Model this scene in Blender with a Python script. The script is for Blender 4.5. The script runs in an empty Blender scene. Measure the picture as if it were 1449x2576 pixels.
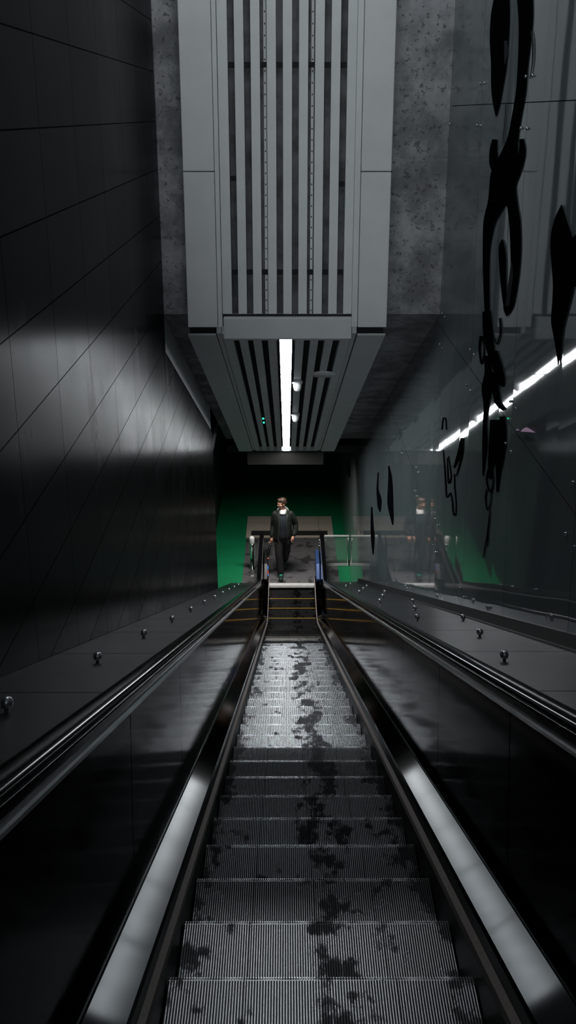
import bpy, bmesh, math, random
from mathutils import Vector, noise as mnoise
random.seed(7)
C = bpy.context.scene.collection
R = math.radians
# ------------------------------------------------------------------ frame of the place
F = 2230.0                      # focal length in pixels of the 1449 x 2576 frame
PITCH = R(24.2)
INC = R(27.3)                   # slope of the escalator
CZ = 9.41                       # camera height over the lower landing
cI, sI, tI = math.cos(INC), math.sin(INC), math.tan(INC)
XC = 0.11                       # centre line of the escalator
NN = 1.36                       # camera to the step-nose plane
def P(s, X, N):                 # along the slope, across, off the slope -> world
    return (X, s*cI + N*sI, CZ - s*sI + N*cI)
def on_x(px, py, X):            # where the sight line of a pixel meets the plane x = X
    a = (px-721.0)/F; b = (py-1288.0)/F; d = X/a
    return (X, d*math.cos(PITCH) - b*d*math.sin(PITCH), CZ - d*math.sin(PITCH) - b*d*math.cos(PITCH))

# ------------------------------------------------------------------ mesh helpers
class MB:
    def __init__(s): s.v = []; s.f = []; s.sm = []
    def quad(s, a, b, c, d, sm=False):
        i = len(s.v); s.v += [a, b, c, d]; s.f.append((i, i+1, i+2, i+3)); s.sm.append(sm)
    def poly(s, pts):
        i = len(s.v); s.v += list(pts); s.f.append(tuple(range(i, i+len(pts)))); s.sm.append(False)
    def box(s, x0, x1, y0, y1, z0, z1):
        s.hexa([(x0,y0,z0),(x1,y0,z0),(x1,y1,z0),(x0,y1,z0)], [(x0,y0,z1),(x1,y0,z1),(x1,y1,z1),(x0,y1,z1)])
    def hexa(s, b, t):
        i = len(s.v); s.v += list(b)+list(t)
        for f in ((0,3,2,1),(4,5,6,7),(0,1,5,4),(1,2,6,5),(2,3,7,6),(3,0,4,7)):
            s.f.append(tuple(i+k for k in f)); s.sm.append(False)
    def slab(s, s0, s1, X0, X1, N0, N1):          # a box laid along the slope
        s.hexa([P(s0,X0,N0),P(s0,X1,N0),P(s1,X1,N0),P(s1,X0,N0)], [P(s0,X0,N1),P(s0,X1,N1),P(s1,X1,N1),P(s1,X0,N1)])
    def prism_x(s, yz, x0, x1):                   # outline in the y-z plane pulled across x
        n = len(yz); i = len(s.v)
        s.v += [(x0,y,z) for y,z in yz] + [(x1,y,z) for y,z in yz]
        s.f.append(tuple(range(i+n-1, i-1, -1))); s.f.append(tuple(range(i+n, i+2*n))); s.sm += [False, False]
        for k in range(n):
            j = (k+1) % n
            s.f.append((i+k, i+j, i+n+j, i+n+k)); s.sm.append(False)
    def sweep(s, prof, path, closed=True, caps=True, sm=False):
        # prof: (X, h); path: (y, z, ny, nz)
        n = len(prof); i = len(s.v); m = len(path)
        for (y, z, ny, nz) in path:
            for (X, h) in prof: s.v.append((X, y+ny*h, z+nz*h))
        for k in range(m-1):
            for q in range(n if closed else n-1):
                w = (q+1) % n
                s.f.append((i+k*n+q, i+k*n+w, i+(k+1)*n+w, i+(k+1)*n+q)); s.sm.append(sm)
        if closed and caps:
            s.f.append(tuple(i+q for q in range(n))); s.f.append(tuple(i+(m-1)*n+q for q in reversed(range(n)))); s.sm += [False, False]
    def rings(s, rings, caps=True, sm=True, closed=True):
        n = len(rings[0]); i = len(s.v)
        for r in rings: s.v += [tuple(p) for p in r]
        for k in range(len(rings)-1):
            for q in range(n if closed else n-1):
                w = (q+1) % n
                s.f.append((i+k*n+q, i+k*n+w, i+(k+1)*n+w, i+(k+1)*n+q)); s.sm.append(sm)
        if caps:
            s.f.append(tuple(i+q for q in reversed(range(n)))); s.f.append(tuple(i+(len(rings)-1)*n+q for q in range(n))); s.sm += [sm, sm]
    def lathe(s, c, prof, n=24, axis=None, sm=True):   # prof (r, h) about axis (default z) at c
        ax = Vector(axis or (0,0,1)).normalized()
        t = ax.orthogonal().normalized(); b = ax.cross(t); c = Vector(c)
        s.rings([[c + ax*h + (t*math.cos(2*math.pi*q/n) + b*math.sin(2*math.pi*q/n))*max(r, 1e-4) for q in range(n)] for r, h in prof], True, sm)
    def tube(s, pts, rads, n=10, sm=True, flat=1.0):
        pts = [Vector(p) for p in pts]; rr = []
        for k, p in enumerate(pts):
            t = (pts[min(k+1, len(pts)-1)] - pts[max(k-1, 0)]).normalized()
            a = Vector((1,0,0)) if abs(t.x) < .9 else Vector((0,1,0))
            u = (a - t*a.dot(t)).normalized(); w = t.cross(u)
            rr.append([p + (u*math.cos(2*math.pi*q/n) + w*flat*math.sin(2*math.pi*q/n))*rads[k] for q in range(n)])
        s.rings(rr, True, sm)
    def ball(s, c, rx, ry=None, rz=None, n=12, rot=None):
        ry = ry or rx; rz = rz or rx; c = Vector(c); rr = []
        for k in range(n+1):
            th = math.pi*k/n; r = max(math.sin(th), .002)
            ring = []
            for q in range(2*n):
                v = Vector((rx*r*math.cos(math.pi*q/n), ry*r*math.sin(math.pi*q/n), -rz*math.cos(th)))
                if rot: v.rotate(rot)
                ring.append(c+v)
            rr.append(ring)
        s.rings(rr)
    def limb(s, pts, rads, n=12):                  # joints with balls and tapered runs between
        s.tube(pts, rads, n)
        for p, r in zip(pts, rads): s.ball(p, r*.98, n=8)
    def build(s, name, mat, parent=None, loc=None, bevel=0):
        me = bpy.data.meshes.new(name); o0 = Vector((0,0,0))
        if parent is not None:
            o0 = Vector(parent['_o']) if '_o' in parent else Vector((0,0,0))
        if loc is not None: o0 = Vector(loc)
        me.from_pydata([tuple(Vector(v)-o0) for v in s.v], [], s.f)
        me.polygons.foreach_set('use_smooth', s.sm)
        b = bmesh.new(); b.from_mesh(me); bmesh.ops.remove_doubles(b, verts=b.verts, dist=1e-6) if not bevel else bmesh.ops.remove_doubles(b, verts=b.verts, dist=1e-5)
        bmesh.ops.recalc_face_normals(b, faces=b.faces)
        b.to_mesh(me); b.free()
        me.materials.append(mat)
        o = bpy.data.objects.new(name, me); C.objects.link(o)
        if parent is not None:
            o.parent = parent; o['_o'] = list(o0) if loc is None else list(loc)
        elif loc is not None: o.location = loc
        if bevel:
            md = o.modifiers.new('bevel', 'BEVEL'); md.width = bevel; md.segments = 2; md.limit_method = 'ANGLE'
        return o
def thing(name, label, cat, loc, group=None):
    o = bpy.data.objects.new(name, None); C.objects.link(o); o.location = loc
    o['label'] = label; o['category'] = cat; o['_o'] = list(loc); o.empty_display_size = .2
    if group: o['group'] = group
    return o
def tag(o, label, cat, group=None):
    o['label'] = label; o['category'] = cat
    if group: o['group'] = group
    return o
def struct(o): o['kind'] = 'structure'; return o
def remesh(o, vox, smooth=4):
    m = o.modifiers.new('r', 'REMESH'); m.mode = 'VOXEL'; m.voxel_size = vox; m.use_smooth_shade = True
    if smooth:
        q = o.modifiers.new('s', 'SMOOTH'); q.iterations = smooth; q.factor = .5
    bpy.context.view_layer.update()
    dg = bpy.context.evaluated_depsgraph_get()
    me = bpy.data.meshes.new_from_object(o.evaluated_get(dg))
    o.modifiers.clear(); mats = [m for m in o.data.materials]; o.data = me
    me.materials.clear()
    for m in mats: me.materials.append(m)
    for p in me.polygons: p.use_smooth = True
    return o

# ------------------------------------------------------------------ materials
def mat(name, col, rough=.5, metal=0.0, spec=.5, **kw):
    m = bpy.data.materials.new(name); m.use_nodes = True
    b = m.node_tree.nodes['Principled BSDF']
    b.inputs['Base Color'].default_value = (*col, 1); b.inputs['Roughness'].default_value = rough
    b.inputs['Metallic'].default_value = metal; b.inputs['Specular IOR Level'].default_value = spec
    for k, v in kw.items(): b.inputs[k.replace('_', ' ')].default_value = v
    return m
class NT:
    def __init__(s, m): s.t = m.node_tree; s.n = s.t.nodes; s.b = s.n['Principled BSDF']
    def new(s, k, **p):
        n = s.n.new(k)
        for a, v in p.items(): setattr(n, a, v)
        return n
    def link(s, a, b): s.t.links.new(a, b)
    def math(s, op, a, b=None, c=None, clamp=False):
        n = s.new('ShaderNodeMath', operation=op); n.use_clamp = clamp
        for i, v in enumerate((a, b, c)):
            if v is None: continue
            if isinstance(v, (int, float)): n.inputs[i].default_value = v
            else: s.link(v, n.inputs[i])
        return n.outputs[0]
    def pos(s):
        g = s.new('ShaderNodeNewGeometry'); x = s.new('ShaderNodeSeparateXYZ'); s.link(g.outputs['Position'], x.inputs[0])
        return g.outputs['Position'], x.outputs
    def noise(s, vec, scale, detail=4, rough=.6, stretch=None):
        if stretch:
            mp = s.new('ShaderNodeMapping'); mp.inputs['Scale'].default_value = stretch; s.link(vec, mp.inputs[0]); vec = mp.outputs[0]
        n = s.new('ShaderNodeTexNoise'); n.inputs['Scale'].default_value = scale; n.inputs['Detail'].default_value = detail
        n.inputs['Roughness'].default_value = rough; s.link(vec, n.inputs['Vector']); return n.outputs['Fac']
    def ramp(s, fac, a, b, lo=0.0, hi=1.0):
        n = s.new('ShaderNodeMapRange'); n.interpolation_type = 'SMOOTHSTEP'
        for i, v in enumerate((a, b, lo, hi)): n.inputs[i+1].default_value = v
        s.link(fac, n.inputs[0]); return n.outputs[0]
    def mix(s, fac, a, b):
        n = s.new('ShaderNodeMix', data_type='RGBA'); s.link(fac, n.inputs[0])
        for i, v in ((6, a), (7, b)):
            if isinstance(v, tuple): n.inputs[i].default_value = (*v, 1)
            else: s.link(v, n.inputs[i])
        return n.outputs[2]
    def bump(s, h, strength, dist=.01):
        n = s.new('ShaderNodeBump'); n.inputs['Strength'].default_value = strength; n.inputs['Distance'].default_value = dist
        s.link(h, n.inputs['Height']); s.link(n.outputs[0], s.b.inputs['Normal'])
    def seam(s, coord, pitch, off, w):            # 1 on a thin line repeated every pitch
        k = s.math('ADD', coord, -off + 100*pitch); k = s.math('MODULO', k, pitch)
        k = s.math('MINIMUM', k, s.math('SUBTRACT', pitch, k))
        return s.math('LESS_THAN', k, w)

def m_concrete():
    m = mat('concrete', (.2,.2,.22), .85); t = NT(m); p, x = t.pos()
    n = t.noise(p, 3.0, 8, .68); n2 = t.noise(p, 22.0, 5, .7)
    pits = t.ramp(n2, .36, .42, 1, 0)
    c = t.mix(t.ramp(n, .35, .68), (.14,.144,.155), (.36,.36,.38))
    c = t.mix(t.math('MULTIPLY', pits, .7), c, (.05,.05,.055)); t.link(c, t.b.inputs['Base Color'])
    t.bump(t.math('ADD', n, t.math('MULTIPLY', pits, .4)), .6, .02); return m
def m_left_wall():                                # dark brushed panels, running joints
    m = mat('brushed_panel', (.28,.285,.31), .33, 1.0); t = NT(m); p, x = t.pos()
    zr = t.math('ADD', x[2], -CZ)
    yl = t.math('SUBTRACT', x[1], t.math('MULTIPLY', t.math('ADD', zr, .9), .12))
    sm = t.math('MAXIMUM', t.seam(zr, .385, -.83, .0036), t.seam(yl, .735, 3.58, .0030))
    st = t.noise(p, 2.2, 3, .5, (1, 3.0, .4)); blot = t.noise(p, 1.3, 3)
    c = t.mix(t.ramp(st, .3, .72), (.04,.041,.044), (.058,.06,.064))
    c = t.mix(sm, c, (.004,.004,.005)); t.link(c, t.b.inputs['Base Color'])
    t.link(t.math('SUBTRACT', 1.0, t.math('MULTIPLY', sm, .75)), t.b.inputs['Metallic']); t.b.inputs['Specular IOR Level'].default_value = 0
    cid = t.new('ShaderNodeCombineXYZ'); t.link(t.math('FLOOR', t.math('DIVIDE', t.math('ADD', zr, 39.33), .385)), cid.inputs[0]); t.link(t.math('FLOOR', t.math('DIVIDE', t.math('ADD', yl, 69.92), .735)), cid.inputs[1])
    wn = t.new('ShaderNodeTexWhiteNoise', noise_dimensions='3D'); t.link(cid.outputs[0], wn.inputs['Vector'])
    r = t.math('ADD', t.math('MULTIPLY', st, .1), t.math('MULTIPLY', blot, .1)); r = t.math('ADD', r, .125); r = t.math('ADD', r, t.math('MULTIPLY', wn.outputs['Value'], .035))
    t.link(r, t.b.inputs['Roughness'])
    return m
def m_glass_wall():                               # back-painted glass cladding
    m = mat('painted_glass', (.17,.2,.205), .03, 0, .5); t = NT(m); p, x = t.pos()
    n = t.noise(p, 1.1, 4, .6, (1, 1, .35))
    c = t.mix(t.ramp(n, .3, .7), (.165,.20,.207), (.225,.26,.268)); t.link(c, t.b.inputs['Base Color'])
    t.b.inputs['IOR'].default_value = 1.48
    w = t.noise(p, 2.2, 1, .4); t.bump(w, .03, .02); return m
def m_step():                                     # die-cast treads with wet and dirty patches
    m = mat('step_metal', (.5,.51,.53), .3, .92); t = NT(m); p, x = t.pos()
    n = t.noise(p, 5.5, 7, .66, (1.2, 1, .35)); n2 = t.noise(p, 26.0, 3, .6, (1.6, .5, .5))
    bias = t.math('ABSOLUTE', t.math('ADD', x[0], -.20))
    bias = t.ramp(bias, .02, .22, .10, -.03)
    edge = t.ramp(t.math('ABSOLUTE', t.math('ADD', x[0], -XC)), .34, .5, 0, .16)
    k = t.math('ADD', t.math('ADD', t.math('ADD', n, bias), edge), t.math('MULTIPLY', n2, .12))
    wet = t.ramp(k, .62, .70)
    c = t.mix(wet, (.40,.41,.425), (.08,.083,.088))
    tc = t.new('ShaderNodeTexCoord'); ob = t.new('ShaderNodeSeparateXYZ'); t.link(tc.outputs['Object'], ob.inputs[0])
    coat = t.math('MULTIPLY', t.math('LESS_THAN', ob.outputs[2], -.0025), t.math('LESS_THAN', ob.outputs[1], -.014))  # darker below the rib tops, behind the nose
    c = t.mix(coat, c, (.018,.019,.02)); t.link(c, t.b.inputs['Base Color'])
    t.link(t.ramp(k, .62, .70, .23, .42), t.b.inputs['Roughness']); return m
def m_floor_plate():
    m = mat('floor_plate', (.16,.16,.17), .42, .7); t = NT(m); p, x = t.pos()
    n = t.noise(p, 3.2, 5, .6); wet = t.ramp(n, .52, .60)
    t.link(t.mix(wet, (.25,.25,.265), (.13,.135,.14)), t.b.inputs['Base Color'])
    t.link(t.ramp(n, .52, .60, .5, .3), t.b.inputs['Roughness']); return m
def m_tile(name, a, b, px_, py_, rough=.5):
    m = mat(name, a, rough); t = NT(m); p, x = t.pos()
    s = t.math('MAXIMUM', t.seam(x[0], px_, .2, .004), t.seam(x[1], py_, .1, .004))
    s = t.math('MAXIMUM', s, t.seam(x[2], 5.0, 2.5, .0001))
    c = t.mix(t.noise(p, 6, 5), a, b); c = t.mix(s, c, (.06,.055,.05)); t.link(c, t.b.inputs['Base Color']); return m
def m_noise(name, a, b, scale, rough=.5, metal=0, spec=.5, stretch=None):
    m = mat(name, a, rough, metal, spec); t = NT(m); p, x = t.pos()
    t.link(t.mix(t.ramp(t.noise(p, scale, 5, .6, stretch), .3, .7), a, b), t.b.inputs['Base Color']); return m
def m_emit(name, col, s):
    m = mat(name, col, .4); b = m.node_tree.nodes['Principled BSDF']
    b.inputs['Emission Color'].default_value = (*col, 1); b.inputs['Emission Strength'].default_value = s; return m

def m_rail():
    m = mat('perforated_rail', (.42,.43,.44), .5, .3); t = NT(m); p, x = t.pos()
    h = t.seam(x[2], .09, .02, .007); d = t.math('MINIMUM', t.math('ABSOLUTE', t.math('ADD', x[0], .184)), t.math('ABSOLUTE', t.math('ADD', x[0], -.2225)))
    h = t.math('MULTIPLY', h, t.math('LESS_THAN', d, .0048))
    t.link(t.mix(h, (.42,.43,.44), (.015,.015,.016)), t.b.inputs['Base Color']); return m
LAMP = (.93, .98, 1.0)
def aniso(m, amt, rough, tan):
    t = NT(m); c = t.new('ShaderNodeCombineXYZ')
    for i in range(3): c.inputs[i].default_value = tan[i]
    t.link(c.outputs[0], t.b.inputs['Tangent']); t.b.inputs['Anisotropic'].default_value = amt
    if rough is not None:
        for l in list(m.node_tree.links):
            if l.to_socket == t.b.inputs['Roughness']: m.node_tree.links.remove(l)
        t.b.inputs['Roughness'].default_value = rough
    return m
M = dict(darkboard=m_noise('dark_board', (.05,.05,.056), (.14,.14,.15), 5, .9), stud=mat('polished_stud', (.8,.81,.83), .24, .8), rail=m_rail(),
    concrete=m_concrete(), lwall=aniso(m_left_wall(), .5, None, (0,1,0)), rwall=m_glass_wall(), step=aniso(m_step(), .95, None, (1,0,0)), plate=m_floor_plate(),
    panel=m_noise('painted_panel', (.62,.63,.64), (.67,.68,.69), 4, .55),
    slat=m_noise('painted_slat', (.62,.64,.65), (.67,.69,.70), 5, .5),
    void=mat('dark_void', (.012,.012,.013), .9),
    black=mat('black_rubber', (.003,.003,.004), .14, 0, .035),
    blackmetal=mat('black_metal', (.012,.012,.013), .4, 0, .4),
    skirt=mat('skirt_black', (.01,.01,.011), .45, 0, .3),
    brush=m_noise('brush_bristle', (.36,.31,.29), (.46,.41,.385), 60, .8),
    deck=aniso(m_noise('inner_deck_steel', (.022,.0235,.025), (.027,.0285,.03), 9, .3, 1.0), 1.0, .105, (1,0,0)),
    balus=m_noise('balustrade_steel', (.028,.03,.032), (.045,.047,.05), 3, .09, 1.0, .5, (1, 6, .4)),
    chrome=mat('chrome', (.8,.82,.84), .12, 1.0),
    plate_deck=m_noise('deck_sheet', (.10,.103,.112), (.14,.143,.152), 2.2, .34, 1.0),
    comb=m_noise('comb_metal', (.72,.74,.74), (.85,.86,.86), 14, .35, .25),
    yellow=mat('yellow_paint', (.52,.29,.015), .5),
    green=m_noise('green_floor', (.003,.19,.075), (.003,.22,.085), 1.5, .55),
    greenwall=m_noise('green_wall', (.006,.03,.02), (.008,.04,.027), 1.2, .7),
    darkwall=mat('dark_wall', (.012,.014,.014), .7),
    cream=m_tile('cream_tile', (.44,.40,.34), (.52,.475,.41), .6, .42),
    kerb=mat('kerb_black', (.02,.02,.022), .45),
    print=mat('black_print', (.004,.004,.005), .9, 0, 0),
    printgrey=mat('grey_print', (.05,.056,.058), .9, 0, 0),
    bluebox=mat('blue_paint', (.05,.10,.26), .3, .3),  # reflection of a blue screen put into the base colour
    lamp=m_emit('lamp_diffuser', LAMP, 32.0),
    uplamp=m_emit('upper_lamp_diffuser', LAMP, 20.0),
    ledg=m_emit('green_led', (.02,1,.45), 3.0), ledb=m_emit('blue_led', (.03,.28,1), 2.2), ledr=m_emit('red_led', (1,.07,.03), 2.5),
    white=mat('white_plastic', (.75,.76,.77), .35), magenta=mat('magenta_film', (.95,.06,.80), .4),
    skin=m_noise('skin', (.50,.25,.17), (.56,.30,.21), 20, .5), hair=m_noise('hair', (.03,.017,.012), (.06,.033,.022), 60, .5),
    jacket=m_noise('jacket', (.0035,.006,.0048), (.006,.011,.0085), 30, .75), lining=mat('grey_lining', (.42,.43,.43), .8),
    sweater=m_noise('sweater', (.012,.020,.029), (.018,.028,.038), 60, .9), tee=mat('white_tee', (.80,.80,.82), .8),
    trousers=m_noise('trousers', (.005,.005,.006), (.008,.008,.009), 40, .8), shoe=mat('shoe', (.012,.03,.024), .5), lace=mat('green_lace', (.03,.55,.32), .5),
    umbrella=mat('umbrella', (.008,.008,.009), .6), zip=mat('zip', (.35,.38,.37), .35, .8),
)
def m_clear():
    m = mat('clear_glass', (.9,.97,.95), .02); b = m.node_tree.nodes['Principled BSDF']
    b.inputs['Transmission Weight'].default_value = .9; b.inputs['IOR'].default_value = 1.45; return m
M['clear'] = m_clear()
for k, v in (('lwall', .5), ('balus', .55), ('deck', .53), ('plate_deck', .82)):
    M[k].node_tree.nodes['Principled BSDF'].inputs['Specular Tint'].default_value = (v, v, v, 1)

# ------------------------------------------------------------------ path of the step noses
def nose_path(y0, y1, n_arc=10, Rr=2.4):
    zi = lambda y: CZ - NN/cI - tI*y
    yb = (CZ - NN/cI)/tI; T = Rr*math.tan(INC/2)
    pts = []
    ya = yb - T*cI; y_end = yb + T
    nn = 24
    for k in range(nn):
        y = y0 + (ya-y0)*k/nn; pts.append((y, zi(y), sI, cI))
    cy, cz = y_end, Rr
    for k in range(n_arc+1):
        a = INC*(1-k/n_arc); pts.append((cy - Rr*math.sin(a), cz - Rr*math.cos(a), math.sin(a), math.cos(a)))
    if y1 > y_end: pts.append((y1, 0, 0, 1))
    return pts
def nose_z(y):
    pts = nose_path(-3, 22)
    for a, b in zip(pts, pts[1:]):
        if a[0] <= y <= b[0]: return a[1] + (b[1]-a[1])*(y-a[0])/(b[0]-a[0])
    return 0
Y_TOP = -1.6
COMB_Y = 17.03

# ================================================================== THE SETTING
XL, XR = -1.13, 1.42
ZT = CZ + 3.3                     # upper ceiling
lean = .123
def conc_y(z): return 8.21 + (z-(CZ-2.0))*lean       # concrete face behind the slatted bulkhead
def zN(y, N): return CZ + N/cI - tI*y
# left wall: brushed cladding
m = MB()
YE = 12.8
yk = 8.16; zk = zN(yk, 1.94)
m.prism_x([(-3.0, zN(-3.0,-.9)), (YE, zN(YE,-.9)), (YE, zN(YE,1.94)), (yk, zk), (yk+(ZT-zk)*.112, ZT), (-3.0, ZT)], XL, XL-.10); m.box(XL-.10, XL, -9, -3.0, CZ-.7, ZT)
struct(m.build('wall_left', M['lwall']))
m = MB()   # concrete upstand behind the cladding
m.prism_x([(yk-1.0, zN(yk-1,1.0)), (YE-.02, zN(YE-.02,1.0)), (YE-.02, zN(YE-.02,2.6)), (9.3, zN(9.3,2.6)), (9.3, ZT), (yk-1.0, ZT)], XL-.02, XL-.30)
struct(m.build('trim_1', M['panel']))
# right wall: glass panels over a dark backing
m = MB()
m.box(XR+.02, XR+.20, -9.0, 27.0, 0, ZT)
backing = struct(m.build('wall_right', M['void']))
m = MB()
PW, PH, LZ, Y0 = 1.35, 1.86, .23, 6.64
rows = [(CZ+.06+PH*k, CZ+.06+PH*(k+1)) for k in range(-6, 2)]
rr = random.Random(3)
tilt = {}
for (za, zb) in rows:
    za_, zb_ = max(za, .01), min(zb, ZT)
    if zb_ <= za_: continue
    for c in range(-13, 17):
        k1 = .0048 + rr.uniform(-.0008,.0008); sh = rr.uniform(-.0006,.0006)
        for (fa, fb) in ((0, .27), (.27, 1)):
            g = .005; q = []
            for fr, z in ((fa, za_+g*.5), (fb, za_+g*.5), (fb, zb_-g*.5), (fa, zb_-g*.5)):
                y = Y0 + PW*(c+fr) + LZ*(z-(CZ-1.94))
                x = XR + PW*(k1*min(fr,.27) - k1*.27/.73*max(fr-.27,0)) + sh*(fr-.5)
                if fr == 0: y += g*.5
                if fr == 1: y -= g*.5
                q.append((x, y, z))
            yc = sum(v[1] for v in q)/4
            if yc < -8.5 or yc > 26.5: continue
            q = [(x, max(min(y, 26.99), -8.99), z) for x, y, z in q]
            m.hexa([(x+.012, y, z) for x, y, z in q], q)
cl = m.build('glass_cladding', M['rwall'], backing)
cl.data.materials.append(M['void'])
for f_ in cl.data.polygons: f_.material_index = 0 if abs(f_.normal.x) > .5 else 1
# glass fixings around the joints
m = MB(); m.lathe((0,0,0), [(.0,.012),(.006,.011),(.009,.007),(.010,0)], 16, (-1,0,0))
fx = None
for k in (-2, -1, 0):
    z0 = CZ + .06 + PH*k
    for c in range(-2, 5):
        y0 = Y0 + PW*c + LZ*(z0-(CZ-1.94))
        for dy in (-.075, .075):
            for dz in (-.14, .14):
                if y0 < 2 or y0 > 12: continue
                if fx is None:
                    fx = m.build('glass_fixing', M['chrome'], backing, loc=(0,0,0)); o = fx
                else:
                    o = fx.copy(); C.objects.link(o)
                o.location = (XR-.002, y0+dy, z0+dz)
# printed flourishes on the glass, traced as ribbons (px, py, width px)
def cr3(L): return [(1000+x*.3105, y*.3106, w*.3105) for x, y, w in L]
def cr4(L): return [(850+x*.4134, 800+y*.4134, w*.4134) for x, y, w in L]
def smooth(L, n=6):
    out = []
    for i in range(len(L)-1):
        p0, p1, p2, p3 = L[max(i-1,0)], L[i], L[i+1], L[min(i+2, len(L)-1)]
        for k in range(n):
            t = k/n
            out.append(tuple(.5*(2*p1[j] + (p2[j]-p0[j])*t + (2*p0[j]-5*p1[j]+4*p2[j]-p3[j])*t*t + (3*p1[j]-p0[j]-3*p2[j]+p3[j])*t**3) for j in range(3)))
    out.append(L[-1]); return out
def ribbon(m, L, X):
    L = smooth(L); a = []; b = []
    for i, (x, y, w) in enumerate(L):
        x0, y0, _ = L[max(i-1,0)]; x1, y1, _ = L[min(i+1, len(L)-1)]
        dx, dy = x1-x0, y1-y0; l = math.hypot(dx, dy) or 1; w = max(w, .4)
        a.append(on_x(x - dy/l*w/2, y + dx/l*w/2, X)); b.append(on_x(x + dy/l*w/2, y - dx/l*w/2, X))
    for i in range(len(L)-1):
        m.quad(a[i], b[i], b[i+1], a[i+1])
    return m
def printed(name, ribs, matname, dx=.0042):
    m = MB()
    for k, r in enumerate(ribs): ribbon(m, r, XR-dx-.0002*k)
    o = m.build(name, M[matname], backing)
    sd = o.modifiers.new('thick', 'SOLIDIFY'); sd.thickness = .0015; sd.offset = 0
    return o
printed('printed_flourish', [
    cr3([(850,-60,110),(835,120,150),(825,320,150),(822,520,125),(808,700,95),(803,830,60),(800,945,4)]),
    cr3([(1030,-60,130),(1040,150,115),(1030,350,95),(1015,550,80),(1000,750,78),(965,950,75),(935,1120,85),(900,1280,150),(870,1400,215),(845,1520,205),(800,1650,140),(745,1800,95),(722,2000,60),(718,2200,50),(722,2400,42),(728,2600,40)]),
    cr3([(790,1130,40),(778,1220,60),(785,1330,75),(820,1420,60)]),
    cr3([(1005,1125,30),(1012,1220,52),(985,1340,60),(930,1460,80)]),
    cr3([(880,1480,150),(925,1640,90),(950,1800,90),(958,2000,85),(952,2200,70),(925,2380,70),(895,2490,75),(885,2562,6)]),
    cr3([(893,2500,60),(865,2400,35),(855,2250,45),(850,2100,55),(845,2000,45),(850,1940,8)]),
    ], 'print')
printed('printed_flourish', [
    cr3([(890,2480,30),(905,2360,30),(922,2230,26),(925,2120,4)]),
    cr3([(878,330,22),(880,430,26),(872,520,4)]),
    cr3([(1085,250,10),(1098,350,12),(1095,500,10),(1075,640,4)]),
    cr3([(880,830,5),(870,1000,6),(850,1180,4)]),
    ], 'printgrey', .0056)
printed('printed_leaf', [
    cr3([(1330,1660,6),(1322,1800,110),(1330,1950,180),(1345,2150,190),(1345,2300,170),(1325,2450,140),(1300,2600,110),(1300,2720,70),(1305,2840,40),(1302,2960,4)]),
    cr3([(1500,1900,60),(1440,1990,110),(1430,2150,110),(1445,2320,90)]),
    ], 'print')
printed('printed_tendril', [
    cr4([(905,-40,50),(915,100,60),(930,200,45),(960,300,35),(990,380,40),(1005,420,6)]),
    cr4([(960,200,18),(985,290,26),(1005,370,20),(1008,415,4)]),
    cr4([(905,230,30),(915,330,45),(905,430,60),(900,540,26),(893,640,22),(893,760,30),(888,860,18),(882,960,5)]),
    cr4([(945,330,36),(960,450,40),(975,520,30),(1012,560,18)]),
    cr4([(1000,600,30),(1000,720,46),(985,840,50),(975,940,26),(968,1060,8)]),
    cr4([(935,620,16),(940,740,40),(930,880,34),(925,980,10)]),
    cr4([(960,620,60),(958,700,70),(955,800,56),(945,890,30)]),
    ], 'print', .0050)
printed('printed_tendril', [
    cr4([(870,110,14),(862,190,12),(875,280,9),(890,200,7),(880,110,6)]),
    cr4([(985,0,9),(990,80,9),(970,160,6),(955,120,5)]),
    cr4([(935,890,5),(912,930,7),(905,1000,8),(930,1060,9),(945,980,6),(935,900,4)]),
    cr4([(905,1040,6),(897,1100,7),(910,1170,6),(928,1120,5),(932,1060,4)]),
    cr4([(925,1170,5),(915,1260,7),(905,1340,7),(892,1400,5),(884,1460,3)]),
    cr4([(908,1390,4),(912,1330,4)]),
    ], 'print')
printed('printed_scroll', [
    cr4([(632,680,7),(640,615,6),(655,615,6),(660,680,5)]),
    cr4([(640,800,5),(648,900,7),(655,1000,8),(662,1090,7),(685,1065,6),(695,1120,7),(702,1190,7),(715,1195,6),(718,1130,5),(710,1030,6),(708,950,6)]),
    cr4([(665,850,5),(672,1000,8),(688,960,6),(672,840,5)]),
    cr4([(750,730,8),(742,800,20),(725,860,18),(705,910,6)]),
    cr4([(762,730,6),(755,820,12),(735,910,8),(718,965,3)]),
    ], 'print')
printed('printed_leaf', [cr4([(308,900,6),(316,960,20),(318,1040,30),(318,1130,34),(326,1200,22),(332,1260,4)])], 'print')
printed('printed_leaf', [cr4([(245,940,6),(240,1040,12),(250,1100,26),(252,1150,20),(256,1180,4)])], 'print')
printed('printed_leaf', [cr4([(205,1150,8),(206,1250,16),(210,1340,20),(212,1440,4)])], 'print')
printed('printed_leaf', [cr4([(60,860,6),(66,920,14),(70,970,4)])], 'print')
# reflection of a lit magenta sign, painted as a solid patch on the glass
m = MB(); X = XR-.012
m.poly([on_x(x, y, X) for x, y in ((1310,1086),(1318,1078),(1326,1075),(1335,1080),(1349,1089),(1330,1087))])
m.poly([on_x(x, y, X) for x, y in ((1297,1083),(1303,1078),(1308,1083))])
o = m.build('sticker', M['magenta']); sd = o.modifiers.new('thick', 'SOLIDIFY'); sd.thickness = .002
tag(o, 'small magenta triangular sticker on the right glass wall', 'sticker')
# kerb under the glass
m = MB(); m.sweep([(1.36,-.5+NN),(1.425,-.5+NN),(1.425,-.365+NN),(1.40,-.365+NN),(1.385,-.43+NN),(1.36,-.43+NN)], [p for p in nose_path(-2.5, 17) if p[0] < 15.0])
struct(m.build('trim_2', M['kerb']))
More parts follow.
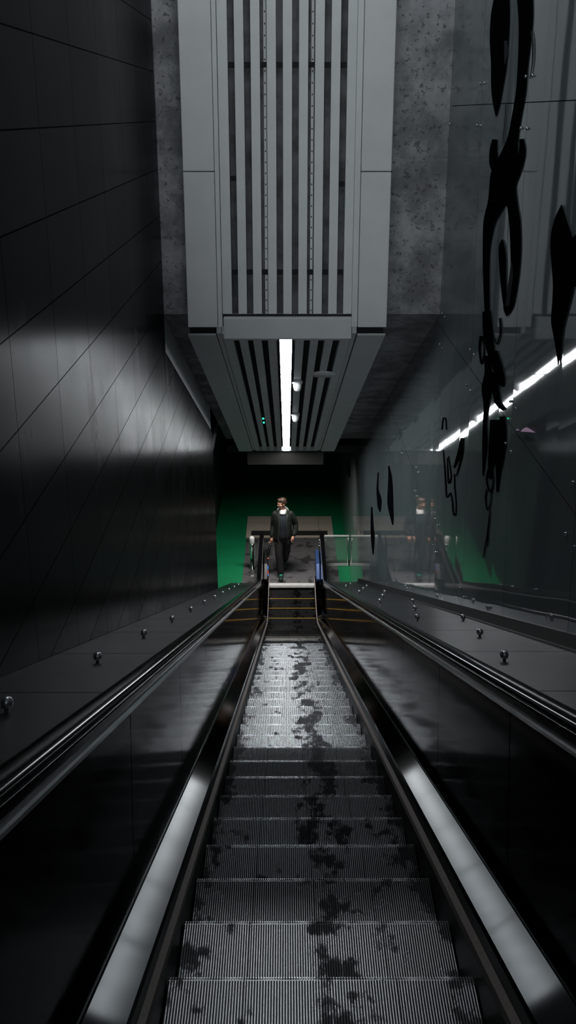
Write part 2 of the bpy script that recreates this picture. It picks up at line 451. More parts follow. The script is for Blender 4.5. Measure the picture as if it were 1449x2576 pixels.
# concrete: sloping soffit and the face behind the bulkhead
m = MB()
ys0 = 8.3; ye = 15.9
m.prism_x([(conc_y(zN(ys0,2.30))+.0, zN(ys0,2.30)), (ye, zN(ye,2.30)), (ye, zN(ye,2.7)), (9.4, zN(9.4,2.7)), (9.4, ZT), (conc_y(ZT), ZT)], XL-.02, XR+.02)
struct(m.build('ceiling', M['concrete']))
m = MB(); m.box(XL-.1, XR+.1, -9, 8.9, ZT, ZT+.15); struct(m.build('ceiling', M['concrete']))
m = MB(); m.box(XL-.1, XR+.1, -9.15, -9.0, CZ-2, ZT); struct(m.build('wall_back', M['darkwall']))
m = MB(); m.box(XL-.1, XR+.1, -9.0, Y_TOP-.1, zN(Y_TOP,-NN)-.25, zN(Y_TOP,-NN)); struct(m.build('floor', M['darkwall']))
# lower hall
m = MB(); m.box(-1.75, XC-.71, 8.0, 27.0, -.15, -.004); m.box(XC+.71, XR+.02, 8.0, 27.0, -.15, -.004); m.box(XC-.71, XC+.71, 17.25, 27.0, -.15, -.021); struct(m.build('floor', M['green']))
m = MB(); m.box(-1.95, XR+.02, 26.5, 26.7, 0, 6.0); struct(m.build('wall_front', M['darkwall']))
m = MB(); m.box(-1.95, -1.75, 8.0, 27.0, 0, 6.0); struct(m.build('wall_side', M['greenwall']))
m = MB(); m.box(-1.75, XL-.02, 8.0, 27.0, 4.6, 4.8); m.box(XL-.02, XR+.02, 16.05, 27.0, 3.45, 3.6); struct(m.build('ceiling', M['darkwall']))
m = MB(); m.box(XL-.30, XL-.12, 8.0, YE-.05, 0, zN(YE,-.9)+.6); struct(m.build('wall_hall', M['darkwall']))
# cream tiled threshold and the drain in it
m = MB(); m.box(-1.0, 1.14, 19.40, 20.66, -.02, .006)
struct(m.build('trim_3', M['cream']))
t = thing('drain_grate', 'long narrow black drain grate set in the cream floor tiles behind the person', 'drain', (.1,19.65,.006))
m = MB(); m.box(-.87,1.0,19.53,19.545,.006,.012); m.box(-.87,1.0,19.765,19.78,.006,.012); m.box(-.87,-.855,19.545,19.765,.006,.012); m.box(.985,1.0,19.545,19.765,.006,.012); m.build('frame', M['blackmetal'], t)
m = MB()
for k in range(46): m.box(-.85+k*.04, -.83+k*.04, 19.545, 19.765, .006, .010)
m.box(-.855,.985,19.545,19.765,.0055,.007); m.build('grating', M['void'], t)

# ================================================================== SLATTED CEILINGS
def bh(X, z, off): return (X, conc_y(z)-off, z)
def bslab(m, X0, X1, z0, z1, o0, o1):
    m.hexa([bh(X0,z0,o0),bh(X1,z0,o0),bh(X1,z0,o1),bh(X0,z0,o1)], [bh(X0,z1,o0),bh(X1,z1,o0),bh(X1,z1,o1),bh(X0,z1,o1)])
ZB = CZ-1.78
t = thing('slatted_bulkhead', 'tall pale slatted bulkhead rising above the bright strip lights', 'ceiling cladding', (0, 8.1, ZB))
zj = CZ-.46
for X0, X1 in ((-.90,-.628), (.648,.912)):
    for z0, z1 in ((ZB, zj-.003), (zj+.003, CZ+.86), (CZ+.866, ZT-.02)):
        m = MB(); bslab(m, X0, X1, z0, z1, .02, .17); m.build('side_panel', M['panel'], t, bevel=.008)
for X0, X1 in ((-.625,-.585), (.592,.645)):
    m = MB(); bslab(m, X0, X1, ZB, ZT-.02, .05, .155); m.build('edge_trim', M['panel'], t, bevel=.004)
slots = [-.494+.1355*k for k in range(8)]; SW = .057
edges = [-.580] + [v for s_ in slots for v in (s_, s_+SW)] + [.590]
for k in range(0, len(edges), 2):
    m = MB(); bslab(m, edges[k], edges[k+1], ZB+.12, ZT-.02, .10, .17); m.build('slat', M['slat'], t, bevel=.003)
m = MB(); bslab(m, -.58, .59, ZB+.1, ZT-.02, .012, .03); m.build('backing_board', M['darkboard'], t)  # dark sheet before the concrete, the shade in the slots as colour
for zc in (CZ+.40-.02, CZ-1.31):
    m = MB(); bslab(m, -.58, .59, zc-.02, zc+.02, .06, .095); m.build('crossbar', M['void'], t)
for X0, zc in ((slots[0], CZ-.52), (slots[7], CZ-.565)):
    m = MB(); bslab(m, X0-.01, X0+SW+.01, zc-.02, zc+.02, .06, .095); m.build('crossbar', M['void'], t)
for xs in (slots[2]+.034, slots[5]+.034):
    m = MB(); bslab(m, xs-.006, xs+.016, ZB+.1, ZT-.02, .04, .06); m.build('perforated_rail', M['rail'], t)
m = MB(); m.box(-.567, .585, 7.955, 8.03, CZ-1.86, CZ-1.67); m.build('fascia', M['slat'], t, bevel=.006)

NCL = 2.08
S0, S1 = 8.12, 16.9
t = thing('slatted_ceiling', 'pale slatted sloping ceiling around the glowing strip lights', 'ceiling cladding', P(S0, 0, NCL))
for X0, X1 in ((-.915,-.655), (.655,.915)):
    m = MB(); m.slab(S0, S1, X0, X1, NCL, NCL+.02); m.build('side_panel', M['panel'], t, bevel=.004)
m = MB(); m.slab(S0+.03, S0+.4, -.90, -.61, NCL+.025, NCL+.30); m.slab(S0+.03, S0+.4, .61, .90, NCL+.025, NCL+.30); m.build('joint_gap', M['void'], t)  # black filler standing in for the shade inside the joint
for X0, X1 in ((-.65,-.605), (.605,.65)):
    m = MB(); m.slab(S0, S1, X0, X1, NCL+.02, NCL+.13); m.build('edge_trim', M['panel'], t, bevel=.004)
lsl = [(-.60,-.51),(-.453,-.375),(-.32,-.24),(-.18,-.095),(.08,.166),(.225,.303),(.364,.443),(.507,.60)]
for X0, X1 in lsl:
    m = MB(); m.slab(S0, S1, X0, X1, NCL+.01, NCL+.08); m.build('slat', M['slat'], t, bevel=.003)
m = MB(); m.slab(S0-.02, S0+.22, -.60, -.078, NCL+.008, NCL+.085); m.slab(S0-.02, S0+.22, .064, .60, NCL+.008, NCL+.085); m.build('end_plate', M['slat'], t)
m = MB(); m.slab(S1-.06, S1, -.60, .60, NCL+.008, NCL+.085); m.build('end_plate', M['slat'], t)
m = MB(); m.slab(S0+.1, S1-.1, -.62, -.10, NCL+.145, NCL+.16); m.slab(S0+.1, S1-.1, .085, .62, NCL+.145, NCL+.16); m.build('backing_board', M['void'], t)  # black sheet standing in for the shade behind the lower slots
for s_ in (10.4, 12.6, 14.8):
    m = MB(); m.slab(s_, s_+.05, -.6, .6, NCL+.10, NCL+.14); m.build('crossbar', M['void'], t)
# strip lights
bounds = [850, 940, 1009, 1061, 1102, 1133]
which = ['nearest and largest of the five white strip lights on the sloping ceiling', 'second strip light from the top of the glowing ceiling row', 'middle strip light of the glowing row on the sloping ceiling',
         'fourth strip light down the glowing row, next to the farthest', 'farthest and smallest strip light, at the lower end of the sloping ceiling']
def s_at(py, N): return N*F/(1408-py)*1.0014 - N*math.sin(R(3.1))
for k in range(5):
    a, b = s_at(bounds[k], NCL), s_at(bounds[k+1], NCL)-.008
    t = thing('strip_light', which[k], 'ceiling light', P(a, -.008, NCL), 'strip lights on the sloping ceiling')
    m = MB(); m.slab(a, b, -.072, -.066, NCL-.012, NCL+.06); m.slab(a, b, .050, .056, NCL-.012, NCL+.06); m.slab(a, b, -.066, .050, NCL+.05, NCL+.06)
    m.slab(a, a+.012, -.066, .050, NCL-.012, NCL+.05); m.build('housing', M['blackmetal'], t)
    m = MB(); m.slab(a+.045, b-.04, -.066, .050, NCL-.012, NCL+.04); m.build('diffuser', M['lamp'], t)
# strip lights of the upper ceiling, over the top of the stairs
for k in range(2):
    a, b = 8.0-1.75*k, 8.0-1.75*(k+1)+.01
    t = thing('strip_light', ('upper ceiling strip light nearer to the slatted bulkhead', 'upper ceiling strip light farther from the bulkhead, above the escalator head')[k], 'ceiling light', (0, b, ZT), 'strip lights on the upper ceiling')
    m = MB(); m.box(-.09,.09,b,a,ZT-.05,ZT-.001); m.build('housing', M['white'], t)
    m = MB(); m.box(-.065,.065,b+.02,a-.02,ZT-.075,ZT-.05); m.build('diffuser', M['uplamp'], t)
# cream fascia at the foot of the ceiling
m = MB(); c0 = P(17.06, 0, NCL)
m.box(-.76, .71, c0[1]-.05, c0[1]+.07, 3.20, 3.47); struct(m.build('trim_4', M['cream']))
# flat round speaker, two camera domes and green sign reflections made as glowing dots
sx, s_ = .415, 9.85
nrm = Vector((0, -sI, -cI))
t = thing('ceiling_speaker', 'flat round grey speaker disc across the dark ceiling slots', 'speaker', P(s_, sx, NCL+.01))
m = MB(); m.lathe(P(s_, sx, NCL+.01), [(.125,0),(.135,.012),(.13,.022),(.0,.024)], 36, nrm); m.build('grille', M['panel'], t)
m = MB(); m.lathe(P(s_, sx, NCL+.01), [(.138,0),(.142,.006),(.138,.012)], 36, nrm); m.build('rim', M['panel'], t)
for s_, lb in ((10.25, 'white ceiling dome beside the second strip light, the nearer of two'), (12.55, 'smaller white ceiling dome beside the middle strip light, the farther of two')):
    t = thing('ceiling_dome', lb, 'camera', P(s_, .125, NCL+.01), 'white domes beside the strip lights')
    m = MB(); m.lathe(P(s_, .125, NCL+.01), [(.062,0),(.062,.03),(.052,.038)], 24, nrm); m.build('base', M['panel'], t)
    m = MB(); m.lathe(P(s_, .125, NCL+.01), [(.050,.036),(.049,.07),(.042,.10),(.026,.125),(.001,.135)], 24, nrm); m.build('dome', M['white'], t)
t = thing('indicator_light', 'tiny pair of green indicator lights in a left ceiling slot', 'indicator light', P(13.1, -.35, NCL))
m = MB(); m.slab(13.0, 13.2, -.372, -.325, NCL+.02, NCL+.07); m.build('case', M['blackmetal'], t)  # added holder of the two painted green reflections
for q in (13.03, 13.42):
    m = MB(); m.ball(P(q, -.348, NCL+.012), .014, n=6); m.build('led', M['ledg'], t)

# ================================================================== ESCALATOR
esc = thing('escalator', 'long descending escalator with ribbed metal steps and black handrails', 'escalator', (XC, 15.3, 0))
full = nose_path(Y_TOP, COMB_Y+.85)
# steps
def step_mesh():
    m = MB(); half = .498; pitch = .00905; n = int(2*half/pitch)
    prof = []
    for k in range(n):
        x = -half + k*pitch
        sec = (k in (n//4, n//2, 3*n//4))
        if sec: prof += [(x, -.012), (x+.0052, -.012), (x+.0062, 0), (x+.0088, 0)]
        else: prof += [(x, -.009), (x+.0040, -.009), (x+.0050, 0), (x+.0086, 0)]
    path = [(-.397,0,0,1),(-.016,0,0,1),(-.010,-.0008,.25,.97),(-.005,-.0032,.6,.8),(-.001,-.008,.92,.38),(0,-.014,1,0),(-.004,-.06,1,0),(-.03,-.215,1,0)]
    m.sweep(prof, path, closed=False)
    m.box(-half, half, -.395, -.03, -.06, -.014)
    m.box(-half, half, -.06, -.035, -.21, -.02)
    return m
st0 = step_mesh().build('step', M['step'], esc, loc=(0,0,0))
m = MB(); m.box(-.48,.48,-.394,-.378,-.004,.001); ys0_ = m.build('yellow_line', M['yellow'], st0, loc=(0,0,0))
base = Vector(esc.location); first = True
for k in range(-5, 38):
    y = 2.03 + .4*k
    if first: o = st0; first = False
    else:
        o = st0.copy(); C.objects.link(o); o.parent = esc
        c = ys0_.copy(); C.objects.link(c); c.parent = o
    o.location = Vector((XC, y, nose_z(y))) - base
# side parts
for sg in (-1, 1):
    X = lambda v: XC + sg*v
    cut = [p for p in full if p[0] < COMB_Y+.01] + [(COMB_Y+.05,0,0,1)]
    m = MB(); m.sweep([(X(.503),-.3),(X(.503),.205),(X(.53),.205),(X(.53),-.3)], cut); m.build('skirt_panel', M['skirt'], esc)
    m = MB(); m.sweep([(X(.488),.095),(X(.488),.125),(X(.504),.15),(X(.504),.09)], cut); m.build('skirt_brush', M['brush'], esc)
    m = MB(); m.sweep([(X(.50),.205),(X(.505),.222),(X(.612),.252 if sg < 0 else .263),(X(.612),.21)], full[:-1]+[(COMB_Y-.1,0,0,1)]); m.build('inner_deck', M['deck'], esc)
    # balustrade panels, one sheet after another
    L = 1.35; segs = []; y = Y_TOP
    ya = nose_path(Y_TOP, 20)[24][0]
    while y < ya-.2:
        y2 = min(y+L*cI, ya)
        if ya - y2 < .3: y2 = ya
        segs.append([(q, CZ-NN/cI-tI*q, sI, cI) for q in (y+.005, y2-.005)]); y = y2
    segs.append([p for p in full if p[0] >= ya-.001])
    for sgm in segs:
        m = MB(); m.sweep([(X(.606),.25),(X(.626),.862),(X(.634),.862),(X(.614),.25)], sgm); m.build('balustrade_panel', M['balus'], esc)
    m = MB(); m.sweep([(X(.615),-.35),(X(.635),.86),(X(.70),.86),(X(.70),-.35)], full[:-1]+[(COMB_Y+.55,0,0,1)]); m.build('balustrade_body', M['blackmetal'], esc)
    m = MB(); m.sweep([(X(.619),.862),(X(.619),.872),(X(.623),.878),(X(.633),.878),(X(.633),.862)], full[:-1]+[(COMB_Y+.55,0,0,1)]); m.build('handrail_guide', M['stud'], esc)
    m = MB(); m.sweep([(X(.632),.862),(X(.632),.905),(X(.70),.905),(X(.70),.862)], full[:-1]+[(COMB_Y+.55,0,0,1)]); m.build('handrail_track', M['black'], esc)
    # rounded newel
    yn = COMB_Y+.55; hz = .895; m = MB()
    out = [(yn-.02,-.02),(yn-.02,hz)] + [(yn+.36*math.sin(a), hz-.36+.36*math.cos(a)) for a in [math.pi*k/14 for k in range(15)]]
    m.prism_x(out, X(.618), X(.70)); m.build('newel_panel', M['balus'], esc)
    # handrail loop
    pth = [(y+ny*.925, z+nz*.925, ny, nz) for y, z, ny, nz in full[:-1]] + [(yn,.925,0,1)]
    pth += [(yn+.39*math.sin(a), .925-.39+.39*math.cos(a), math.sin(a), math.cos(a)) for a in [math.pi*k/16 for k in range(1,17)]]
    pth += [(yn-.35, .145, 0, -1)]
    pr = [(X(.665)+.043*math.cos(a), .024*math.sin(a)) for a in [2*math.pi*k/16 for k in range(16)]]
    m = MB(); m.sweep(pr, pth, sm=True); m.build('handrail', M['black'], esc)
    # chrome edge along the inner deck
    m = MB(); m.sweep([(X(.603),.252),(X(.603),.266),(X(.609),.266),(X(.609),.252)], full[:-1]+[(COMB_Y-.1,0,0,1)]); m.build('edge_strip', M['chrome'], esc)
# cabinets at the foot of the balustrades
m = MB(); m.prism_x([(16.75,0),(16.75,.30),(17.05,.52),(17.75,.52),(17.85,.42),(17.85,0)], XC+.525, XC+.603); m.build('newel_cabinet', M['bluebox'], esc, bevel=.01)
m = MB(); m.prism_x([(16.75,0),(16.75,.30),(17.05,.52),(17.75,.52),(17.85,.42),(17.85,0)], XC-.603, XC-.525); cab = m.build('newel_cabinet', M['blackmetal'], esc, bevel=.01)
xf = XC-.522
m = MB(); m.lathe((xf,17.14,.27), [(.0,.003),(.045,.003),(.05,0)], 20, (1,0,0)); m.build('red_signal', M['ledr'], cab)
m = MB(); m.box(xf+.0005,xf+.006,17.105,17.175,.263,.277); m.build('signal_bar', M['white'], cab)
for z0 in (.155,.345):
    m = MB()
    s2 = 1 if z0 > .2 else -1
    m.prism_x([(17.08,z0),(17.20,z0),(17.20,z0+.05),(17.14,z0+.05+.03*s2),(17.08,z0+.05)], xf, xf+.004); m.build('blue_signal', M['ledb'], cab)
m = MB(); m.ball((xf+.002,17.4,.47), .012, n=6); m.build('red_led', M['ledr'], cab)
for z0 in (.62,.69,.76):
    m = MB(); m.ball((XC+.616,17.72,z0), .016, n=8); m.build('screw_cap', M['chrome'], esc)
# comb and floor plate
m = MB(); m.box(XC-.51,XC+.51,COMB_Y-.02,COMB_Y+.09,-.03,.006)
for k in range(108): m.hexa([(XC-.489+k*.00905,COMB_Y-.10,-.012),(XC-.4855+k*.00905,COMB_Y-.10,-.012),(XC-.4855+k*.00905,COMB_Y,-.012),(XC-.489+k*.00905,COMB_Y,-.012)],[(XC-.489+k*.00905,COMB_Y-.10,-.004),(XC-.4855+k*.00905,COMB_Y-.10,-.004),(XC-.4855+k*.00905,COMB_Y,.006),(XC-.489+k*.00905,COMB_Y,.006)])
m.build('comb_plate', M['comb'], esc)
m = MB(); m.box(-.98,1.16,COMB_Y+.09,19.40,-.02,.005); m.build('floor_plate', M['plate'], esc)

# ================================================================== OUTER DECKS WITH STUDS
def deck_thing(name, label, X0, X1, N, y_end, studs, seams):
    h = N+NN
    root = thing(name, label, 'escalator deck', (min(X0,X1)+abs(X1-X0)/2, 12, zN(12, N)))
    yb = -2.5; lst = []
    for ys in seams + [y_end]:
        if ys-yb > .05:
            m = MB(); pth = [(q, CZ-NN/cI-tI*q, sI, cI) for q in (yb+.004, ys-.004)]
            m.sweep([(X0,h-.05),(X0,h),(X1,h),(X1,h-.05)], pth); m.build('deck_plate', M['plate_deck'], root, bevel=.003)
        yb = ys
    m = MB(); pth = [(q, CZ-NN/cI-tI*q, sI, cI) for q in (-2.4, y_end)]
    m.sweep([(X0,h-.45),(X0,h-.012),(X1,h-.012),(X1,h-.45)], pth); m.build('deck_core', M['kerb'], root)
    m = MB()
    ax = Vector((0,sI,cI))
    m.lathe((0,0,0), [(.0075,0),(.0075,.012),(.0135,.013),(.0175,.020),(.019,.029),(.0175,.038),(.0125,.045),(.006,.0485),(.0005,.049)], 20, ax)
    st = None
    for (s_, X) in studs:
        if st is None: st = m.build('stud', M['stud'], root, loc=(0,0,0)); o = st
        else: o = st.copy(); C.objects.link(o)
        o.location = Vector(P(s_, X, N)) - Vector(root.location)
    return root
def s_deck(inv, N): return abs(N)*F*inv + 0.0
NL = -.46
invs = [.002646+.00126*k for k in range(12)]
ballsL = [(s_deck(v, NL), 1.845*NL) for v in invs if s_deck(v, NL) < 17.2]
deck_thing('outer_deck', 'dark metal deck with one row of round studs, beside the left wall', XC-.703, XL+.002, NL, 15.35, ballsL, [P(s-.06,0,NL)[1] for s,_ in ballsL])
NR = -.44
inA = [.00395+.00131*2*k for k in range(-1, 6)]; inB = [.00520+.00131*2*k for k in range(-1, 5)]
ballsR = [(s_deck(v, NR), 2.145*abs(NR)) for v in inA] + [(s_deck(v, NR), 2.9*abs(NR)) for v in inA] + [(s_deck(v, NR), 2.51*abs(NR)) for v in inB]
ballsR = [b for b in ballsR if b[0] < 16.6]
seamsR = sorted(P(s_deck(.00395+.00131*k, NR)-.06, 0, NR)[1] for k in range(-2, 10))
deck_thing('outer_deck', 'wide dark metal deck with staggered round studs, below the right glass wall', XC+.703, 1.37, NR, 15.35, ballsR, [y for y in seamsR if y < 15.1])

# ================================================================== THINGS ON THE LANDING
t = thing('glass_barrier', 'low clear glass barrier between right handrail end and right wall', 'barrier', (1.13, 17.95, 0))
m = MB(); m.box(.86, 1.40, 17.94, 17.952, .06, .74); m.build('glass_pane', M['clear'], t)
m = MB(); m.box(.85, 1.405, 17.925, 17.967, .74, .77); m.build('top_rail', M['comb'], t, bevel=.004)
m = MB(); m.box(.85, 1.405, 17.925, 17.967, 0.005, .06); m.build('base_rail', M['comb'], t)
for x in (.86, 1.385):
    m = MB(); m.lathe((x,17.946,.06), [(.014,0),(.014,.68)], 12); m.build('post', M['chrome'], t)
t = thing('gate_post', 'short steel post with pale rounded cap left of the left handrail end', 'post', (-.78, 17.8, .005))
m = MB(); m.lathe((-.78,17.8,.005), [(.08,0),(.08,.03),(.045,.04),(.043,.60),(.068,.61),(.068,.635)], 24); m.build('column', M['chrome'], t)
m = MB(); m.lathe((-.78,17.8,.64), [(.056,0),(.06,.02),(.06,.12),(.052,.155),(.03,.175),(.0,.18)], 24); m.build('cap', M['white'], t)
m = MB(); m.box(-.86,-.70,17.84,17.852,.05,.60); m.build('glass_wing', M['clear'], t)

# ================================================================== PERSON
PO = Vector((-.085, 17.60, .006))
per = thing('person', 'man in open dark jacket walking on the landing, head turned aside, holding an umbrella', 'person', PO)
def W(L): return [tuple(PO+Vector(p)) for p in L]
m = MB()
m.limb(W([(0,0,.95),(0,.01,1.15),(0,.0,1.33),(0,.01,1.50)]), [.125,.115,.135,.065], 16)
m.limb(W([(-.10,0,1.43),(.10,0,1.43)]), [.085,.085]); m.limb(W([(-.155,.0,1.43),(0,0,1.43),(.155,0,1.43)]), [.046,.085,.046])
m.limb(W([(0,.01,1.50),(-.01,-.015,1.62)]), [.056,.052])
m.limb(W([(-.155,.0,1.43),(-.215,.03,1.17),(-.245,-.05,.93)]), [.046,.042,.029])
m.limb(W([(.155,.0,1.43),(.27,.05,1.19),(.24,-.06,.97)]), [.046,.042,.029])
m.limb(W([(-.09,0,.93),(-.085,-.13,.51),(-.04,-.20,.10)]), [.088,.058,.040]); m.limb(W([(.09,0,.93),(.075,.03,.51),(.045,.30,.17)]), [.088,.058,.040])
m.limb(W([(-.04,-.17,.055),(-.045,-.37,.045)]), [.042,.036]); m.limb(W([(.045,.31,.14),(.05,.17,.05)]), [.042,.036])
# head, turned to his right (picture left) and tipped a little
HC = PO + Vector((-.022,-.03,1.715))
from mathutils import Euler
yaw = R(-62)          # face direction: -y turned toward -x
hr = Euler((R(4), 0, yaw)).to_matrix()
def H(p): return HC + hr @ Vector(p)
def hball(p, rx, ry, rz): m.ball(H(p), rx, ry, rz, 12, hr)
hball((0,.012,.03), .074,.092,.083); hball((0,-.03,-.03), .058,.062,.078); hball((0,-.052,-.088), .032,.034,.026)   # skull, face, chin
hball((0,-.086,-.012), .013,.014,.026); hball((0,-.100,-.030), .015,.014,.012)                                            # nose
hball((0,-.080,-.060), .024,.012,.008); hball((0,-.079,-.071), .021,.012,.007)                                           # lips
hball((0,-.080,.025), .046,.018,.012)                                                                                   # brow
for s2 in (-1,1):
    hball((s2*.074,.010,-.015), .009,.020,.032); hball((s2*.036,-.066,-.022), .022,.018,.018)
def hand(wp, d, side, curl):                    # wrist, pointing direction, thumb side, finger curl
    wp = PO+Vector(wp); d = Vector(d).normalized(); sd = Vector(side); sd = (sd-d*sd.dot(d)).normalized(); nn = d.cross(sd)*curl
    m.tube([wp, wp+d*.05, wp+d*.092], [.026,.036,.034], 12, True, .5)
    m.limb([wp, wp+d*.05, wp+d*.09], [.022,.021,.017], 8)
    for q, (o_, ln) in enumerate(((.030,.070),(.011,.080),(-.009,.074),(-.028,.058))):
        b = wp + d*.088 + sd*o_
        m.limb([b-d*.03, b+d*ln*.42, b+d*ln*.62+nn*ln*.42, b+d*ln*.45+nn*ln*.78], [.0105,.0098,.009,.008], 8)
    b = wp + d*.035 + sd*.026
    m.limb([b-sd*.01, b+sd*.022+d*.022+nn*.012, b+sd*.020+d*.05+nn*.035], [.013,.0115,.0095], 8)
hand((-.247,-.055,.915), (-.05,-.12,-1), (.2,-1,0), 1)
hand((.236,-.075,.95), (-.5,-.35,-.75), (.2,-1,.2), -1)
body = m.build('body', M['skin'], per); remesh(body, .007, 3)
# eyes
m = MB()
for s2 in (-1,1): m.ball(H((s2*.030,-.082,.004)), .0085, n=8)
m.build('eyes', M['hair'], per)
# hair: cap of short hair
m = MB()
for p, r in (((0,.02,.055),(.080,.095,.076)), ((0,.065,.01),(.068,.052,.075)), ((0,-.045,.092),(.060,.050,.034)), ((.066,.02,.025),(.016,.045,.045)), ((-.066,.02,.025),(.016,.045,.045)), ((.01,-.068,.085),(.042,.028,.026))):
    m.ball(H(p), r[0], r[1], r[2], 12, hr)
h = m.build('hair', M['hair'], per); remesh(h, .008, 2)
# trousers
m = MB()
m.limb(W([(0,.0,1.02),(0,0,.93)]), [.145,.155], 18)
m.limb(W([(-.085,0,.92),(-.088,-.135,.51),(-.045,-.20,.13)]), [.108,.082,.076], 14); m.limb(W([(.088,0,.92),(.078,.03,.51),(.047,.29,.21)]), [.108,.082,.074], 14)
tr = m.build('trousers', M['trousers'], per); remesh(tr, .012, 3)
# shoes
def shoe(a, b, lace):
    m = MB(); a = Vector(a); b = Vector(b)
    m.limb(W([a, a.lerp(b,.5), b]), [.050,.050,.044], 12)
    s_ = m.build('shoe', M['shoe'], per); remesh(s_, .009, 2)
    n = MB(); d = (b-a)
    for k in range(3):
        c = PO + a + d*(.35+.13*k) + Vector((0,0,.048-.004*k))
        n.tube([c+Vector((-.034,0,-.012)), c+Vector((0,0,.004)), c+Vector((.034,0,-.012))], [.008]*3, 8)
    n.build('lace', M['lace'], s_)
shoe((-.04,-.19,.052), (-.046,-.40,.044), 1); shoe((.045,.315,.135), (.05,.17,.052), 0)
# sweater and tee
def ell(z, cx, cy, rx, ry, n=28, a0=0, a1=2*math.pi, close=True):
    k = n if close else n+1
    return [PO + Vector((cx+rx*math.sin(a0+(a1-a0)*q/n), cy-ry*math.cos(a0+(a1-a0)*q/n), z)) for q in range(k)]
m = MB(); m.rings([ell(.93,0,-.01,.175,.135), ell(1.0,0,-.01,.17,.135), ell(1.15,0,-.01,.158,.132), ell(1.32,0,-.01,.172,.148), ell(1.43,0,0,.165,.125), ell(1.50,0,.0,.105,.09), ell(1.525,0,.0,.075,.075)])
m.build('sweater', M['sweater'], per)
m = MB(); m.rings([ell(1.475,0,-.015,.105,.105), ell(1.51,0,-.012,.092,.092), ell(1.55,-.002,-.008,.076,.078), ell(1.572,-.004,-.01,.070,.073), ell(1.565,-.004,-.01,.060,.064)])
m.build('tee_collar', M['tee'], per)
# jacket: open-fronted shell with sleeves
g = .40
def jr(z, rx, ry, gap, cy=0): return ell(z, 0, cy, rx, ry, 30, gap, 2*math.pi-gap, False)
outer = [jr(.82,.205,.165,.50), jr(.90,.21,.168,.47), jr(1.05,.203,.162,.44), jr(1.20,.198,.16,.42), jr(1.34,.205,.166,.42), jr(1.43,.198,.15,.45), jr(1.485,.172,.132,.5), jr(1.52,.13,.112,.56), jr(1.55,.108,.10,.62)]
m = MB(); m.rings(outer, caps=False, closed=False)
jk = m.build('jacket', M['jacket'], per); sd = jk.modifiers.new('thick', 'SOLIDIFY'); sd.thickness = .018; sd.offset = -1
for side, pts, rd in (('r', [(-.165,.0,1.455),(-.195,.015,1.31),(-.215,.035,1.16),(-.23,-.01,1.04),(-.245,-.045,.955)], [.072,.068,.060,.055,.048]), ('l', [(.165,.0,1.455),(.225,.025,1.33),(.275,.05,1.19),(.275,.0,1.06),(.245,-.05,.985)], [.072,.072,.068,.064,.056])):
    m = MB(); m.limb(W(pts), rd, 14); s_ = m.build('sleeve', M['jacket'], jk); remesh(s_, .013, 4)
# flaps of the front, zip edges and the hood with grey lining
m = MB(); m.rings([[PO+Vector(v) for v in r] for r in ([(.09,-.17,.80),(.16,-.155,.80)], [(.10,-.165,1.0),(.185,-.125,1.0)], [(.09,-.16,1.25),(.175,-.11,1.25)], [(.085,-.135,1.47),(.14,-.09,1.47)])], caps=False, closed=False)
f_ = m.build('front_flap', M['jacket'], jk); sd = f_.modifiers.new('thick', 'SOLIDIFY'); sd.thickness = .012
for sx_ in (-1, 1):
    e_ = [o_[0] if sx_ > 0 else o_[-1] for o_ in outer]
    m = MB(); m.tube([Vector(v)+Vector((0,-.006,0)) for v in e_], [.006]*len(e_), 6); m.build('zip', M['zip'], jk)
m = MB()
hd = []
for k in range(13):
    a = -R(112) + R(224)*k/12
    c = PO + Vector((.105*math.sin(a), .02+.098*math.cos(a), 1.515 + .04*math.cos(a)))
    o_ = Vector((math.sin(a), math.cos(a), 0))
    hd.append([c - o_*.018 + Vector((0,0,-.03)), c + o_*.020 + Vector((0,0,-.03)), c + o_*.026 + Vector((0,0,.01)), c + o_*.008 + Vector((0,0,.032)), c - o_*.016 + Vector((0,0,.02))])
m.rings(hd); m.build('hood', M['lining'], jk)
# umbrella in the right hand
hx = PO + Vector((-.262,-.085,.80))
t = thing('umbrella', 'black folded umbrella held down in the man\'s hand', 'umbrella', hx + Vector((-.05,-.05,-.30)))
d = Vector((-.24,-.22,-1)).normalized()
m = MB(); m.tube([hx-d*.10, hx+d*.03], [.013,.013], 12); m.build('handle', M['blackmetal'], t)
m = MB(); m.tube([hx+d*.03, hx+d*.06, hx+d*.20, hx+d*.33, hx+d*.345], [.018,.030,.034,.028,.012], 14); m.build('folded_canopy', M['umbrella'], t)
m = MB(); m.tube([hx+d*.12, hx+d*.145], [.0355,.0355], 14); m.build('strap', M['blackmetal'], t)

for o in bpy.data.objects:
    if '_o' in o: del o['_o']
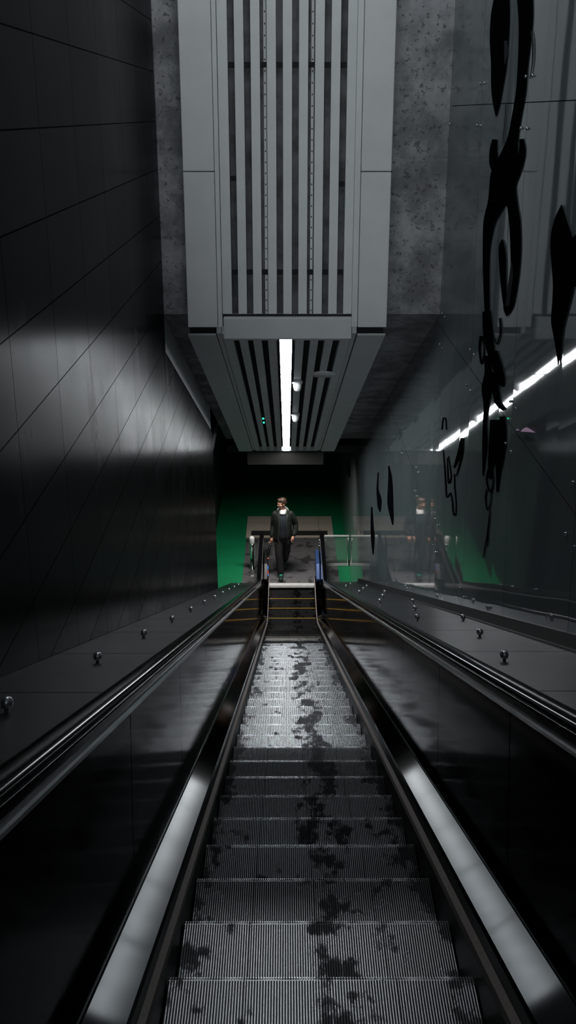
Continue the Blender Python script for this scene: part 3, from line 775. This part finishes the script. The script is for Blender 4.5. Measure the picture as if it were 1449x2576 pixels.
# ================================================================== LIGHTS
def area(name, loc, rot, sx, sy, power, col):
    l = bpy.data.lights.new(name, 'AREA'); l.shape = 'RECTANGLE'; l.size = sx; l.size_y = sy; l.energy = power; l.color = col
    o = bpy.data.objects.new(name, l); C.objects.link(o); o.location = loc; o.rotation_euler = rot; return o
m = MB(); m.box(-1.0, .30, -8.99, -8.96, CZ-.5, CZ+2.3); wp = struct(m.build('window_1', m_emit('daylit_pane', (.88,.97,1.0), 42.0)))  # added glowing pane behind the camera, lights the bulkhead from the front
m = MB()
for x0, x1, z0, z1 in ((-1.06,-1.0,CZ-.56,CZ+2.36),(.30,.36,CZ-.56,CZ+2.36),(-1.0,.30,CZ-.56,CZ-.5),(-1.0,.30,CZ+2.3,CZ+2.36)): m.box(x0, x1, -8.999, -8.92, z0, z1)
m.build('window_frame', M['blackmetal'], wp)
t = thing('louvre_light', 'recessed louvre light in the lower hall ceiling behind the cream fascia', 'ceiling light', (-.1, 17.0, 3.45))
m = MB(); m.box(-.79, .59, 16.76, 16.79, 3.40, 3.449); m.box(-.79, .59, 17.21, 17.24, 3.40, 3.449); m.box(-.79,-.76,16.79,17.21,3.40,3.449); m.box(.56,.59,16.79,17.21,3.40,3.449); m.build('frame', M['white'], t)
area('hall_ceiling_light', (-.1, 17.0, 3.44), (0, 0, 0), 1.3, .4, 46, (1,.94,.87)).data.spread = R(118)
# ================================================================== CAMERA, WORLD
cam = bpy.data.cameras.new('camera'); co = bpy.data.objects.new('camera', cam); C.objects.link(co)
co.location = (0, 0, CZ); co.rotation_euler = (R(90)-PITCH, 0, R(-.09))
cam.sensor_fit = 'VERTICAL'; cam.sensor_height = 36; cam.lens = 36*F/2576; cam.clip_start = .05
sc = bpy.context.scene; sc.camera = co
w = bpy.data.worlds.new('world'); sc.world = w; w.use_nodes = True
w.node_tree.nodes['Background'].inputs[0].default_value = (.5,.6,.7,1); w.node_tree.nodes['Background'].inputs[1].default_value = .002
vs = sc.view_settings; vs.view_transform = 'Standard'; vs.look = 'None'; vs.gamma = 1; vs.use_curve_mapping = False; vs.exposure = 0
